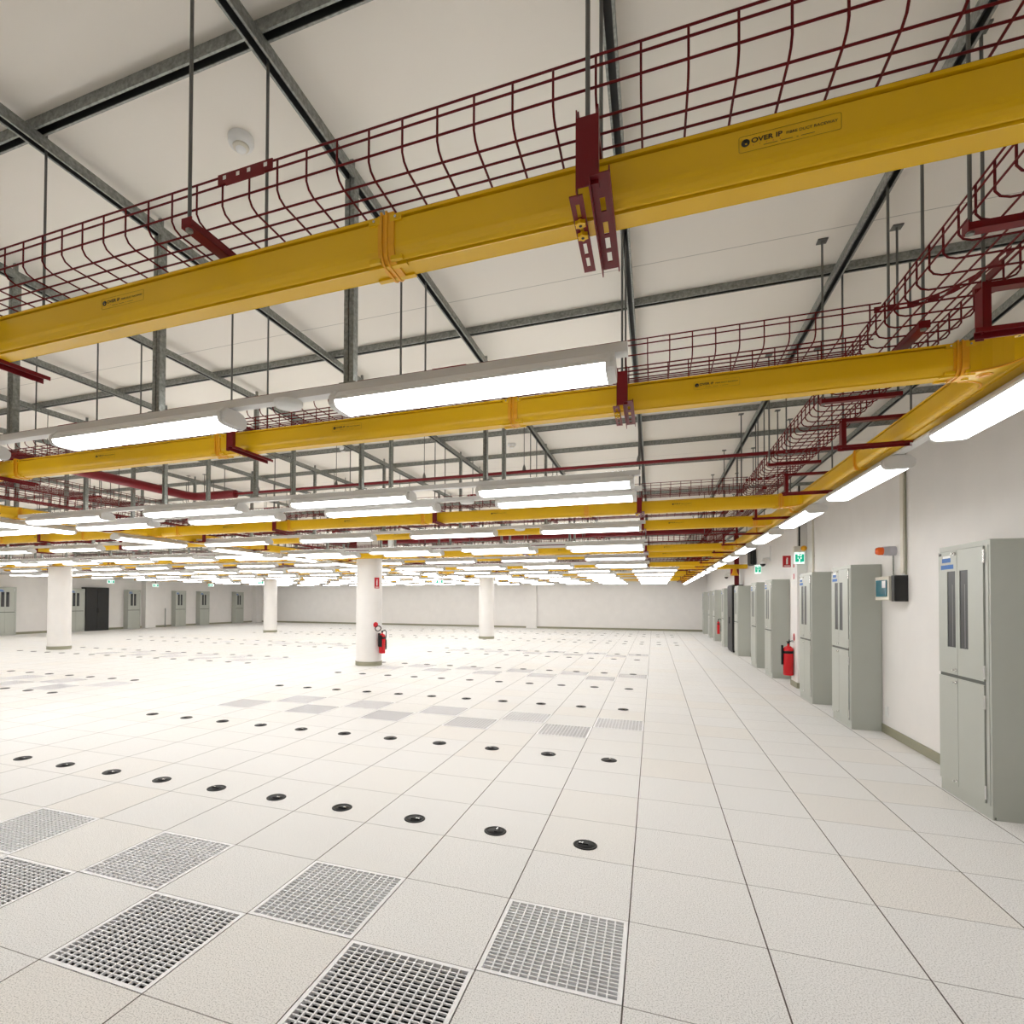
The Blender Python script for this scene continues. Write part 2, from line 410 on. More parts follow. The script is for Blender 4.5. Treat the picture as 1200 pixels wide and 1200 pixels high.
def tee_mb():
    # flared mouth where a cross duct meets the long duct; local: x towards the long duct, y along it, origin at duct front lower corner
    m = MB(); P = []
    R = .13
    for k in range(7):
        a = k/6*PI/2; P.append((R*math.sin(a), -R*(1-math.cos(a))))
    Q = [(x, .11-y) for x, y in reversed(P)]
    m.prism(P+Q, .0, .006, 'z')
    for S in (P, Q):
        for i in range(len(S)-1):
            a, b = S[i], S[i+1]
            m.add([(a[0], a[1], 0), (b[0], b[1], 0), (b[0], b[1], .13), (a[0], a[1], .13)], [(0, 1, 2, 3)], 0, True)
        # ribs
        m.tube([(a_, b_, .0) for a_, b_ in S], .005, 6, 1); m.tube([(a_, b_, .13) for a_, b_ in S], .004, 6, 1)
    m.prism(P+Q, .124, .13, 'z')
    m.lathe([(.018, -.006), (.018, 0)], .07, .055, 12, 1)
    m.lathe([(.028, -.003), (.028, 0)], .07, .055, 12, 1)
    return m
teem = tee_mb().mesh('tee_fitting', ['yellow', 'orange'])
for X, side, lab_ in ((1.61, 1, 'long yellow fibre duct running along the right wall above the wall cabinets'), (-7.15, -1, 'long yellow fibre duct running down the cross aisle at left')):
    t = thing('fibre_duct', lab_, 'cable duct', (X, DY0, ZD-.001), PI/2, group='yellow ducts running along the room')
    link('trough', dym, t)
    k = 0
    while .45+2.03*k < dyl:
        if X > 0: link('coupler', coupm, t, (1.25+2.03*k, 0, 0))
        else: link('coupler', coupm, t, (.95+2.03*k, 0, 0))
        k += 1
    if X > 0:
        for y0 in ROWS[0:]:
            # local x = world y - DY0 ; local y = -(world x - X)
            o = link('tee_fitting', teem, t, (y0-DY0, X-1.37, .0005), -PI/2)
    else:
        for y0 in ROWS:
            link('tee_fitting', teem, t, (y0-DY0+.11, -.13, .0005), PI/2)

# ------------------------------------------------------------------ supports
def rod(m, x, y, z0, z1, r=.006, mi=0): return m.tube([(x, y, z0), (x, y, z1)], r, 6, mi)
# bracket around the duct; local origin = front lower end (upright at y=0), bars towards +y
def channel_y(m, x0, x1, y0, y1, z0, z1, t=.003, mi=0):   # channel open upwards
    m.box(x0, x1, y0, y1, z0, z0+t, mi); m.box(x0, x0+t, y0, y1, z0, z1, mi); m.box(x1-t, x1, y0, y1, z0, z1, mi)
upr = MB(); upr.box(-.026, .026, -.003, 0, 0, .165); upr.box(-.026, -.023, -.003, .022, -.008, .185); upr.box(.023, .026, -.003, .022, .004, .185)
uprm = upr.mesh('upright', 'red')
bot = MB()
def slotted(m, x0, x1, y0, y1, z0, z1, slots):
    w = .35*(x1-x0)
    m.box(x0, x0+w, y0, y1, z0, z1); m.box(x1-w, x1, y0, y1, z0, z1)
    e = [y0]+[v for s_ in slots for v in s_]+[y1]
    for i in range(0, len(e), 2): m.box(x0+w, x1-w, e[i], e[i+1], z0, z1)
SL = [(.06, .11), (.15, .20), (.215, .265), (.28, .325)]
slotted(bot, .008, .05, -.02, .36, .009, .012, SL); bot.box(.005, .008, -.02, .36, -.012, .012); bot.box(.05, .053, -.035, .36, -.004, .012)
slotted(bot, -.046, -.014, .03, .35, .006, .009, SL)
botm = bot.mesh('slotted_bar', 'red')
topb = MB(); channel_y(topb, -.022, .022, 0, .38, .163, .183); topm = topb.mesh('top_bar', 'red')
kn = MB(); kn.prism([((.015 if k % 2 else .011)*math.cos(PI*k/6), (.015 if k % 2 else .011)*math.sin(PI*k/6)) for k in range(12)], -.010, 0, 'z').lathe([(.004, -.0115), (.004, -.010)], n=8, mi=1); knm = kn.mesh('knob', ['yellow', 'dark'])
rodm = MB(); rod(rodm, 0, 0, 0, ZC-(ZD-.012)-.17); rodmm = rodm.mesh('rod', 'rod')
rodl = MB(); rod(rodl, 0, 0, 0, ZC-(ZD-.012)-.17); rodl.box(-.025, .025, -.025, .025, ZC-(ZD-.012)-.178, ZC-(ZD-.012)-.17); rodll = rodl.mesh('rod', 'rod')
def make_bracket(label, loc, rz, group):
    t = thing('duct_bracket', label, 'bracket', loc, rz, group)
    link('upright', uprm, t); link('slotted_bar', botm, t); link('top_bar', topm, t)
    link('knob', knm, t, (-.03, .125, .006)); link('knob', knm, t, (-.03, .175, .006))
    link('rod', rodmm, t, (0, .012, .17)); link('rod', rodmm, t, (0, .36, .17))
    return t
far = MB(); far.box(-.026, .026, -.003, .0, 0, .18); far.box(-.04, .05, 0, .38, .004, .012); far.box(-.022, .022, 0, .38, .163, .18)
farm = far.mesh('duct_bracket', 'red')
ZB = ZD-.012
proto = None
gb = 'red duct brackets on the cross ducts'
for r, y0 in enumerate(ROWS):
    pitch = 2.4
    for k in range(11):
        x = -.03-pitch*k
        if k == 3: continue
        lb = 'red bracket holding the %s cross duct from camera, %s from right' % (nth(r+1), nth(k+1))
        loc = (x, y0-.112, ZB)
        if r < 4 and k < 7:
            if proto is None: proto = make_bracket(lb, loc, 0, gb)
            else: dup(proto, loc, 0, lb)
        else:
            o = thing('duct_bracket', lb, 'bracket', loc, 0, gb); link('frame', farm, o)
            for yy in (.012, .36): link('rod', rodmm, o, (0, yy, .17))
# tray arms between the brackets
arm = MB(); channel_y(arm, -.02, .02, -.01, .37, 0, .022); arm.box(-.02, .02, -.012, -.009, 0, .03); armm = arm.mesh('arm', 'red')
nut = MB().lathe([(.011, -.008), (.011, 0)], n=6).mesh('nut', 'galv')
ar = MB(); rod(ar, 0, 0, 0, ZS-2.712+.047); arodm = ar.mesh('rod', 'rod')
fa = MB(); fa.box(-.02, .02, -.01, .37, 0, .02); fam = fa.mesh('tray_hanger', ['red', 'rod'])
protoA = None; ga = 'red tray hangers over the cross ducts'
for r, y0 in enumerate(ROWS):
    for k in range(11):
        loc = (1.17-2.4*k, y0-.105, 2.712); lb = 'red arm under the mesh tray over the %s cross duct, %s from right' % (nth(r+1), nth(k+1))
        if r < 4 and k < 6:
            if protoA is None:
                protoA = thing('tray_hanger', lb, 'hanger', loc, 0, ga)
                link('arm', armm, protoA)
                for yy in (.0, .355): link('rod', arodm, protoA, (0, yy, .0)); link('nut', nut, protoA, (0, yy, .0))
            else: dup(protoA, loc, 0, lb)
        else:
            o = thing('tray_hanger', lb, 'hanger', loc, 0, ga); link('arm', fam, o)
            for yy in (0, .355): link('rod', arodm, o, (0, yy, 0))
# hangers on the trays that run along the room
for X, s, word in ((1.22, -1, 'along the right wall'), (-6.93, 1, 'down the left cross aisle')):
    for k in range(19):
        y = -1.92+1.56*k
        if s < 0: o = dup(proto, (X, y, ZB), -PI/2, 'red bracket holding the yellow duct %s, %s from camera' % (word, nth(k+1)), 'red duct brackets '+word)
        else: o = dup(proto, (X, y, ZB), PI/2, 'red bracket holding the yellow duct %s, %s from camera' % (word, nth(k+1)), 'red duct brackets '+word)
rodl2 = MB(); rod(rodl2, 0, 0, 0, ZC-2.712); rodl2.box(-.025, .025, -.025, .025, ZC-2.72, ZC-2.712); rodll2 = rodl2.mesh('rod', 'rod')
for k in range(18):
    y = -.74+1.56*k
    dup(protoA, (1.03, y, 2.712), -PI/2, 'red arm under the mesh tray along the right wall, %s from camera' % nth(k+1), 'tray hangers along the right wall')
for o in list(C.objects):
    if o.data == rodmm and abs(o.parent.rotation_euler.z) > .1: o.data = rodll
    if o.data == arodm and abs(o.parent.rotation_euler.z) > .1: o.data = rodll2

# ------------------------------------------------------------------ lighting
ZL = 2.46
def fixture(up=True):
    t = link('strip_light', None)
    d = MB()
    d.prism([(-.088, .030), (-.086, .018), (-.074, .006), (-.05, 0), (.05, 0), (.074, .006), (.086, .018), (.088, .030)], -1.2, 0)
    h = MB(); S = [(-.090, .030), (-.090, .045), (-.066, .074), (-.034, .074), (-.034, .088), (.034, .088), (.034, .074), (.066, .074), (.090, .045), (.090, .030)]
    h.prism(S, -1.2, 0)
    E = [(-.034, .088), (-.066, .080), (-.092, .052), (-.092, .030), (-.086, .012), (-.072, .001), (-.05, -.003), (.05, -.003), (.072, .001), (.086, .012), (.092, .030), (.092, .052), (.066, .080), (.034, .088)]
    h.prism(E, 0, .018); h.prism(E, -1.218, -1.2)
    E2 = [(a*.93, .03+(b-.03)*.9) for a, b in E]
    h.prism(E2, .018, .034); h.prism(E2, -1.234, -1.218)
    link('housing', h.mesh('housing', 'housing'), t); link('diffuser', d.mesh('diffuser', 'light'), t)
    return t
fx = fixture()
LR = [-3.42, -.6, 1.62, 2.23, 4.4, 6.62, 7.23, 9.4, 11.62, 12.23, 14.4, 16.62, 17.23, 19.4, 21.62, 22.23, 24.4, 26.62]  # first row is unseen behind the camera, added to light the near floor
RT = .126
fillm = MB().box(-1.19, -.01, -.027, .027, RT, RT+.0008).mesh('ceiling_fill_strip', 'upper')  # added glowing strip on top of the rail, throws fill light upwards
rail = MB(); rail.box(LX0, .02, -.03, .03, .088, RT); railm = rail.mesh('rail', 'housing'); railf = MB().box(LX0, .82, -.03, .03, .088, RT).mesh('rail', 'housing')
post = MB(); P = strut_prof(.041, .041)
def vpost(m, hgt, w):
    m.box(-w, -.003, -.02, .02, 0, hgt); m.box(.003, w, -.02, .02, 0, hgt); m.box(-.003, .003, -.014, .014, 0, hgt, 1); m.box(-.01, .01, -.01, .01, hgt, ZC-ZL-.126)
    m.box(-.045, .045, -.03, .03, 0, .006)
vpost(post, ZS-ZL-.126, .026); postm = post.mesh('post', ['galv', 'dark']); post = MB(); vpost(post, ZS-ZL-.126, .017); postn = post.mesh('post', ['galv', 'dark'])
first = True; cnt = 0
for r, y in enumerate(LR):
    if r: rn = nth(r)+' light row from camera'
    else: rn = 'unseen light row behind the camera'
    t = thing('light_rail', 'pale suspended rail carrying the %s' % rn, 'light rail', (0, y, ZL), group='suspended rails of the light rows')
    dx = .8 if y > 14 else 0
    link('rail', railf if dx else railm, t)
    for k in range(21):
        if k > 12 and r > 6: break
        if k: link('post', postm if r < 2 else postn, t, (-.03-1.2*k, 0, RT))
    for k in range(13):
        x = -.06-1.88*k+dx
        if r == 0 and k > 2: break
        link('ceiling_fill_strip', fillm, t, (x, 0, 0))
        lb = 'lit white strip light in the %s, %s from right' % (rn, nth(k+1))
        if first: fx.location = (x, y, ZL); tag(fx, lb, 'ceiling light', 'strip lights in the cross rows'); first = False
        else: dup(fx, (x, y, ZL), 0, lb)
fy = None
yrail = MB().box(-3.4, YF-.5, -.03, .03, .088, .100).mesh('rail', 'housing')
for X, nm, ys in ((1.60, 'along the right wall', 1.46), (-7.28, 'down the left cross aisle', 1.12)):
    t = thing('light_rail', 'pale suspended rail of the strip lights %s' % nm, 'light rail', (X, 0, ZL-.022), PI/2, group='suspended rails of the light rows')
    link('rail', yrail, t)
    for k in range(-2, 14):
        y = ys+1.88*k
        lb = 'lit white strip light in the row %s, %s from camera' % (nm, nth(k+3))
        if fy is None: fy = fixture(False); fy.location = (X, y, ZL-.022); fy.rotation_euler = (0, 0, -PI/2); tag(fy, lb, 'ceiling light', 'strip lights '+nm)
        else: dup(fy, (X, y, ZL-.022), -PI/2, lb, 'strip lights '+nm)
# round sensors under the rails
dsc = MB().lathe([(.001, .055), (.03, .056), (.062, .062), (.07, .072), (.07, .088)], n=24)
dm = dsc.mesh('rail_sensor', 'white')
for x, y, w in ((-1.58, -.6, 'front rail between its first and second lights'), (-5.6, 2.23, 'third light row rail at left'), (-1.6, 2.23, 'third light row rail near the middle'), (-1.58, 4.4, 'fourth light row rail')):
    tag(link('rail_sensor', dm, None, (x, y, ZL+.0)), 'round white sensor under the '+w, 'sensor', 'round sensors under the light rails')

# ------------------------------------------------------------------ ceiling devices
sd = MB(); sd.lathe([(.001, -.055), (.022, -.055), (.026, -.04), (.05, -.034), (.056, -.02), (.056, 0)], n=28)
sd2 = MB(); sd2.lathe([(.024, -.050), (.034, -.046), (.036, -.038), (.024, -.038)], n=28)
sdm, sdm2 = sd.mesh('base', 'white'), sd2.mesh('sensing_chamber', 'cream')
for x, y, w in ((-1.64, -.88, 'nearest the camera at upper left'), (-1.66, 4.25, 'above the light rows near the middle'), (-3.9, 3.7, 'left of the middle, beyond the second duct'), (1.3, 6.0, 'near the right wall')):
    t = thing('smoke_detector', 'round white smoke detector on the ceiling '+w, 'smoke detector', (x, y, ZC), group='smoke detectors')
    link('base', sdm, t); link('sensing_chamber', sdm2, t)
sp = MB().lathe([(.001, -.02), (.08, -.02), (.1, -.012), (.12, 0)], n=28)
tag(obj('ceiling_speaker', sp, 'white', None, (-4.35, 3.2, ZC)), 'wide round white ceiling speaker beside the smaller detector', 'speaker')

# ------------------------------------------------------------------ fire pipes
def pipe(label, segs, hang):
    t = thing('fire_pipe', label, 'pipe', segs[0][0][0])
    o = Vector(segs[0][0][0])
    for pts, r, nm in segs: obj(nm, MB().tube([Vector(p)-o for p in pts], r, 14), 'redpipe', t)
    for x, y, z, r in hang:
        m = MB(); rod(m, 0, 0, r, ZS-z+(0), .004); m.lathe([(.02, r*.6), (.018, r+.02), (.005, r+.06)], n=10)
        h = obj('pipe_hanger', m, 'rod', t); h.location = Vector((x, y, z))-o
    return t
pipe('red fire main coming from the left and turning into a thin branch across the room', [
    ([(-5.93, -3.0, 3.0), (-5.93, 2.95, 3.0), (-5.9, 3.07, 3.0), (-5.8, 3.1, 3.0), (-5.2, 3.1, 3.0)], .055, 'main_pipe'),
    ([(-5.2, 3.1, 3.0), (1.9, 3.1, 3.0)], .017, 'branch_pipe')],
    [(x, 3.1, 3.0, .02) for x in (-.03, -1.23, -2.43, -3.63, -4.83)]+[(-5.93, y, 3.0, .06) for y in (1.12,)])
pipe('red fire pipe across the room further back, above the fifth cross duct', [
    ([(-7.0, 9.15, 3.0), (1.2, 9.15, 3.0)], .07, 'main_pipe')],
    [(x, 9.15, 3.0, .06) for x in (-.03, -1.23, -3.63, -6.03)])

# ------------------------------------------------------------------ floor grommets
def gro_mb():
    r = MB(); r.lathe([(.076, .0005), (.076, .003), (.070, .006), (.060, .005), (.058, -.0)], n=28)
    c = MB(); c.lathe([(.059, .001), (.059, .0035), (.001, .0045)], n=28); c.box(-.02, .045, -.022, .004, .003, .011)
    s = MB(); s.box(.012, .04, -.012, -.002, .011, .0125)
    return r.mesh('rim', 'black'), c.mesh('cap', 'black'), s.mesh('latch', 'chrome')
gr, gc, gs = gro_mb()
gflat = MB().lathe([(.076, .0005), (.076, .003), (.070, .006), (.058, .004), (.001, .004)], n=20).mesh('floor_grommet', 'black')
grows = [(1.31, -10, -1), (4.66, -11, -1), (9.17, -11, -1), (12.47, -11, -1), (15.98, -11, -1), (21.1, -11, -1), (23.6, -11, -1)]
lrows = [(5.8, -20, -16), (8.38, -26, -16), (13.62, -30, -16), (16.1, -30, -16), (21.3, -32, -16), (23.85, -34, -16)]
frows = [(30.7, -30, 1), (32.7, -30, 1), (38.6, -28, 1), (41.2, -20, 1)]
ng = 0
for ri, (v, a, b) in enumerate(grows+lrows+frows):
    blk = 'right block' if ri < len(grows) else ('left block' if ri < len(grows)+len(lrows) else 'far end')
    rr = ri if ri < len(grows) else (ri-len(grows) if ri < len(grows)+len(lrows) else ri-len(grows)-len(lrows))
    for n_, i in enumerate(range(b, a-1, -1)):
        if ng >= 300: break
        x, y = (i+.5)*.6, v*.6
        if v > 25 and abs(x+17.25) < .5 and abs(y-19.0) < .5: continue
        ng += 1
        lb = 'black floor grommet, %s, %s row from camera, %s from right' % (blk, nth(rr+1), nth(n_+1))
        if v < 10 and ri < 3:
            t = thing('floor_grommet', lb, 'floor grommet', (x, y, 0), random.choice((0, PI, PI*.5, 0)), 'black cable grommets in the floor')
            link('rim', gr, t); link('cap', gc, t); link('latch', gs, t)
        else: tag(link('floor_grommet', gflat, None, (x, y, 0)), lb, 'floor grommet', 'black cable grommets in the floor')

# ------------------------------------------------------------------ floor grates
def grate_parts():
    f = MB(); w = .022; z0, z1 = -.030, .001; e = .0025
    f.box(e, .6-e, e, w, z0, z1); f.box(e, .6-e, .6-w, .6-e, z0, z1); f.box(e, w, w, .6-w, z0, z1); f.box(.6-w, .6-e, w, .6-w, z0, z1)
    g = MB(); L = .6-2*w
    for k in range(1, 14): x = w+L*k/14; g.box(x-.003, x+.003, w, .6-w, -.010, .0005)
    for k in range(1, 22): y = w+L*k/22; g.box(w, .6-w, y-.0028, y+.0028, -.008, -.0002)
    d = MB(); d.box(.01, .59, .01, .59, -.022, -.018)
    return f.mesh('frame', 'grate'), g.mesh('grid', 'grate'), d.mesh('damper', 'damper')
gf, gg, gd = grate_parts()
for i, j, op in sorted(grates, key=lambda q: (q[1], -q[0])):
    blk = 'left' if i < -12 else 'right'
    grp = {-1: 'nearest', -2: 'nearest', 7: 'second', 6: 'second', 15: 'third', 14: 'third', 23: 'fourth', 22: 'fourth'}[j]
    n = ((-i-1)//2+1 if not op else (-i-2)//2+1) if blk == 'right' else ((-i-16)//2+1 if not op else (-i-17)//2+1)
    lb = '%s aluminium floor grate, %s group of the %s block, %s from right' % ('dark open' if op else 'pale closed', grp, blk, nth(n))
    t = thing('floor_grate', lb, 'floor grate', (i*.6, j*.6, 0), 0, 'aluminium floor grates')
    link('frame', gf, t); link('grid', gg, t)
    if not op: link('damper', gd, t)

# ------------------------------------------------------------------ wall cabinets
CW, CD, CH = .75, .315, 2.04
def cab_meshes():
    R = {}
    b = MB()   # x: 0 front .. CD wall, y 0..CW
    b.box(.012, CD, 0, CW, .02, CH); b.box(.02, CD, .0, CW, 0, .02)
    b.box(0, .012, 0, CW, .0, .095); b.box(0, .012, 0, .022, .095, CH); b.box(0, .012, CW-.015, CW, .095, CH); b.box(0, .012, .022, CW-.015, 2.0, CH)
    b.box(0, .012, .022, CW-.015, .968, .988); b.box(-.004, .012, .022, .062, .095, 2.0)
    R['body'] = b.mesh('body', 'cab')
    def door(z0, z1, win=None, hy=0):
        d = MB(); Wd = .369 if hy == 0 else .298
        if win:
            a0, a1, c0, c1 = win
            d.box(-.012, .002, 0, Wd, z0, c0); d.box(-.012, .002, 0, Wd, c1, z1); d.box(-.012, .002, 0, a0, c0, c1); d.box(-.012, .002, a1, Wd, c0, c1)
            d.box(.002, .006, 0, Wd, z0, z1)
        else: d.box(-.012, .002, 0, Wd, z0, z1)
        return d
    R['dl1'] = door(.10, .964).mesh('door', 'cab'); R['dl2'] = door(.10, .964, None, 1).mesh('door', 'cab')
    R['du_n'] = door(.992, 1.996, (.21, .335, 1.21, 1.83)).mesh('door', 'cab')
    R['du_f'] = door(.992, 1.996, (.024, .154, 1.21, 1.83), 1).mesh('door', 'cab')
    def win(a0, a1):
        w = MB(); w.box(-.008, -.006, a0, a1, 1.21, 1.83); w.box(-.0085, -.008, a0+.05, a0+.056, 1.22, 1.72, 1)
        return w.mesh('window_pane', ['glass', 'inner'])
    R['w_n'] = win(.21, .335); R['w_f'] = win(.024, .154)
    l = MB(); l.lathe([(.012, 0), (.012, -.012), (.009, -.016)], n=12, axis='x'); l.box(-.028, -.016, -.004, .012, -.006, .006); R['lock'] = l.mesh('lock', 'chrome')
    h = MB(); h.tube([(0, 0, -.05), (0, 0, .05)], .008, 8); h.box(0, .012, -.006, .02, -.03, .03); R['hinge'] = h.mesh('hinge', 'chrome')
    s = MB(); s.box(-.0005, 0, 0, .12, .09, .125); R['sticker_w'] = s.mesh('label_plate', 'white')
    s = MB(); s.box(-.0006, 0, .01, .15, 0, .036); s.box(-.0006, 0, -.035, .17, -.055, -.019); R['sticker_b'] = s.mesh('blue_label', 'blue')
    s = MB(); s.box(-.0006, 0, .0, .045, 0, .022); R['sticker_r'] = s.mesh('maker_badge', 'ink')
    g = MB(); g.box(-.003, .001, 0, .006, .1, 1.996); g.box(-.003, .001, -.378, .302, .964, .992); g.box(-.0045, .001, -.380, -.372, .1, 1.996); R['gap'] = g.mesh('door_gap_shade', 'cabdark')  # thin dark strips painting the shade of the door gaps
    return R
K = cab_meshes()
def make_cab(label, loc, rz=0):
    t = thing('wall_cabinet', label, 'cabinet', loc, rz, 'grey-green metal wall cabinets')
    link('body', K['body'], t)
    y1, y2 = .072, .446
    for nm, me, y in (('door', K['dl1'], y1), ('door', K['dl2'], y2), ('door', K['du_n'], y1), ('door', K['du_f'], y2)):
        d = link(nm, me, t, (0, y, 0))
        up = me not in (K['dl1'], K['dl2'])
        if up: link('window_pane', K['w_n'] if me is K['du_n'] else K['w_f'], d)
        ly = .335 if y == y1 else .016
        if y == y2 and up:
            link('label_plate', K['sticker_w'], d, (-.0122, .10, 1.835)); link('blue_label', K['sticker_b'], d, (-.0122, .085, 1.905)); link('maker_badge', K['sticker_r'], d, (-.0122, .245, 1.965))
        if y == y1: continue
        for z in ((1.03, 1.97) if up else (.14, .93)): link('lock', K['lock'], d, (-.012, ly, z))
    for z in (.18, .84, 1.06, 1.92): link('hinge', K['hinge'], t, (-.012, .060, z))
    link('door_gap_shade', K['gap'], t, (0, .4405, 0))
    return t
cabs = [(2.24, 'grey-green wall cabinet nearest the camera at the right edge'), (5.25, 'second grey-green wall cabinet from the camera, beyond the orange beacon'),
        (7.03, 'third grey-green wall cabinet from the camera, beside the round-red-sign pilaster'), (10.08, 'fourth grey-green wall cabinet, just behind the wall fire extinguisher'),
        (11.9, 'fifth grey-green wall cabinet on the right wall, narrow gap after the fourth'), (14.9, 'sixth grey-green wall cabinet, just before the black open rack'),
        (18.3, 'seventh grey-green wall cabinet, just beyond the black rack'), (21.3, 'eighth grey-green wall cabinet, with an extinguisher on its near side'),
        (23.4, 'ninth grey-green wall cabinet, next to last on the right wall'), (26.4, 'last grey-green wall cabinet on the right wall, by the far wall')]
c0 = None
for y, lb in cabs:
    if c0 is None: c0 = make_cab(lb, (2.42, y, 0))
    else: dup(c0, (2.42, y, 0), 0, lb)
for y, lb in ((12.85, 'grey-green cabinet on the left wall at the left edge of the view'), (15.87, 'grey-green left wall cabinet touching the wide black cabinet'), (18.92, 'grey-green left wall cabinet just right of the wide black cabinet'),
              (21.95, 'grey-green left wall cabinet, first of the close pair right of the thin pole'), (23.75, 'grey-green left wall cabinet, second of the close pair'), (26.75, 'grey-green left wall cabinet nearest the far corner')):
    dup(c0, (-25.55, y, 0), PI, lb)
# black cabinet on the left wall, black rack on the right wall
def black_cab(label, loc, rz, w, h):
    t = thing('equipment_rack', label, 'rack', loc, rz)
    obj('body', MB().box(.02, .32, 0, w, 0, h), 'blackmet', t)
    for k in range(2):
        d = obj('door', MB().box(0, .018, .01+k*w/2, w/2-.004+k*w/2, .05, h-.03), 'blackmet', t)
        obj('handle', MB().box(-.015, 0, w/2-.04+k*.06, w/2-.025+k*.06, h*.42, h*.52), 'black', d)
    return t
black_cab('wide black double-door cabinet on the left wall', (-25.55, 17.12, 0), PI, 1.2, 2.12)
black_cab('tall black equipment rack on the right wall between grey cabinets', (2.40, 16.1, 0), 0, 1.1, 2.1)
for yy in (16.3, 16.75):
    tag(obj('riser_tray', MB().box(-.06, .06, -.02, .02, 0, ZC-2.1).box(-.06, -.05, -.05, .02, 0, ZC-2.1).box(.05, .06, -.05, .02, 0, ZC-2.1), 'red', None, (2.55 if yy < 16.5 else 2.62, yy, 2.1)),
        'red vertical cable riser above the black rack, %s one' % ('nearer' if yy < 16.5 else 'farther'), 'cable riser')
t = thing('duct_spur', 'short yellow duct spur from the long duct to the right wall above the black rack', 'cable duct', (1.61, 15.2, ZD))
obj('trough', MB().prism(duct_prof(), 0, 1.1), 'yellow', t)
m = MB().lathe([(.05, 0), (.055, -.05), (.062, -.1), (.085, -.16), (.12, -.2), (.105, -.2), (.05, -.11), (.042, 0)], n=20); obj('drop_trumpet', m, 'orange', t).location = (.75, -.05, .0)
tag(obj('wall_speaker', MB().box(0, .09, 0, .55, 0, .42).prism([(-.04, .03), (-.04, .39), (0, .42), (0, 0)], 0.02, .53, 'y'), 'blackmet', None, (2.63, 13.9, 2.58)), 'black box unit high on the right wall beyond the dome camera', 'wall unit')

# ------------------------------------------------------------------ fire extinguishers
def extinguisher(name_label, loc, rz, h=.6, r=.085):
    t = thing('fire_extinguisher', name_label, 'fire extinguisher', loc, rz, 'fire extinguishers')
    b = MB(); P = [(r*.85, 0), (r, .015), (r, h*.72)]
    for k in range(1, 7): a = k/6*PI/2; P.append((r*math.cos(a)*.78+r*.22, h*.72+math.sin(a)*r*.85))
    P += [(r*.22, h*.9)]
    b.lathe(P, n=24); obj('cylinder', b, 'extred', t)
    obj('label_band', MB().lathe([(r*1.005, h*.62), (r*1.008, h*.625), (r*1.008, h*.69), (r*1.005, h*.695)], n=24), 'black', t)
    v = MB(); v.lathe([(.018, h*.88), (.022, h*.92), (.016, h*.95)], n=12); v.box(-.012, .012, -.10, .03, h*.95, h*.965); v.prism([(-.01, h*.965), (-.09, h*1.01), (-.09, h*1.0), (.0, h*.95)], -.01, .01); obj('valve_handle', v, 'black', t)
    hs = MB(); hs.tube([(0, 0, h*.93), (.06, -.03, h*1.0), (.10, -.04, h*.92), (.105, -.03, h*.75), (.10, -.02, h*.55)], .011, 8)
    hs.lathe([(.016, h*.15), (.026, h*.2), (.024, h*.55), (.012, h*.58)], .105, -.02, 10); obj('hose', hs, 'black', t)
    br = MB().box(-.03, .03, r, r+.03, h*.3, h*.85); obj('wall_bracket', br, 'black', t)
    return t
# column one: hung on the column flank facing right
a = math.radians(-14)
ex = (-6.39+(CR+.115)*math.cos(a), 9.01+(CR+.115)*math.sin(a))
t = extinguisher('red extinguisher with looped black hose hung on the round column', (ex[0], ex[1], .3), a+PI/2, .56, .075)
lp = MB(); pts = []
for k in range(17):
    q = 2*PI*k/16; pts.append((-.17+.10*math.cos(q), -.02, .60+.06*math.sin(q)))
lp.tube(pts, .012, 8, cap=False); lp.box(-.085, -.06, -.05, .05, .16, .44); obj('hose_loop', lp, 'black', t)
extinguisher('red extinguisher on the right wall in front of the fourth cabinet', (2.50, 9.02, .20), PI/2, .66, .085).location = (2.49, 9.0, .20)
extinguisher('small far extinguisher by the side of the eighth wall cabinet', (2.52, 21.1, .3), 0, .6, .05)
# round and square red signs
tag(obj('round_sign', MB().lathe([(.07, 0), (.07, -.003)], n=24, axis='x').lathe([(.001, -.0035), (.03, -.0035)], n=16, axis='x', mi=1), ['signred', 'white'], None, (XR-.162, 8.96, .92)), 'small round red sign on the right pilaster above the extinguisher', 'sign')
aa = math.radians(-32)
def flag_sign(label, loc, rz, w=.2, h=.24, ext=True):
    t = thing('fire_sign', label, 'sign', loc, rz, 'red fire extinguisher signs')
    obj('panel', MB().box(0, w, -.003, .003, 0, h), 'signred', t)
    s = MB(); s.box(w*.40, w*.60, -.0045, -.003, h*.25, h*.72); s.box(w*.44, w*.62, -.0045, -.003, h*.74, h*.82); s.box(w*.15, w*.85, -.0045, -.003, h*.08, h*.14)
    obj('symbol', s, 'white', t)
    return t
flag_sign('red fire extinguisher sign jutting from the right wall beside the green exit sign', (XR-.16, 9.9, 2.28), 0, .15, .23)
flag_sign('distant red fire extinguisher sign jutting from the right wall above the black rack', (XR-.2, 17.6, 2.45), 0, .2, .26)
s = flag_sign('red sign high on the extinguisher column', (-6.39+(CR+.006)*math.cos(aa-.12)-.0, 9.01+(CR+.006)*math.sin(aa-.12), 1.85), aa+PI/2, .13, .26)
tag(obj('round_sign', MB().lathe([(.065, 0), (.065, -.004)], n=20, axis='y'), 'signred', None, (-6.39+(CR+.008)*math.cos(aa), 9.01+(CR+.008)*math.sin(aa), .98), aa+PI/2), 'small round dark red sign on the extinguisher column', 'sign')
tag(obj('notice_strip', MB().box(-.001, .0, 0, .10, 0, .30).box(-.002, -.001, .0, .1, .02, .12, 1).box(-.002, -.001, .0, .1, .24, .30, 1), ['white', 'signred'], None, (XR-.162, 8.9, 1.98)), 'narrow red and white notice on the right pilaster', 'sign')

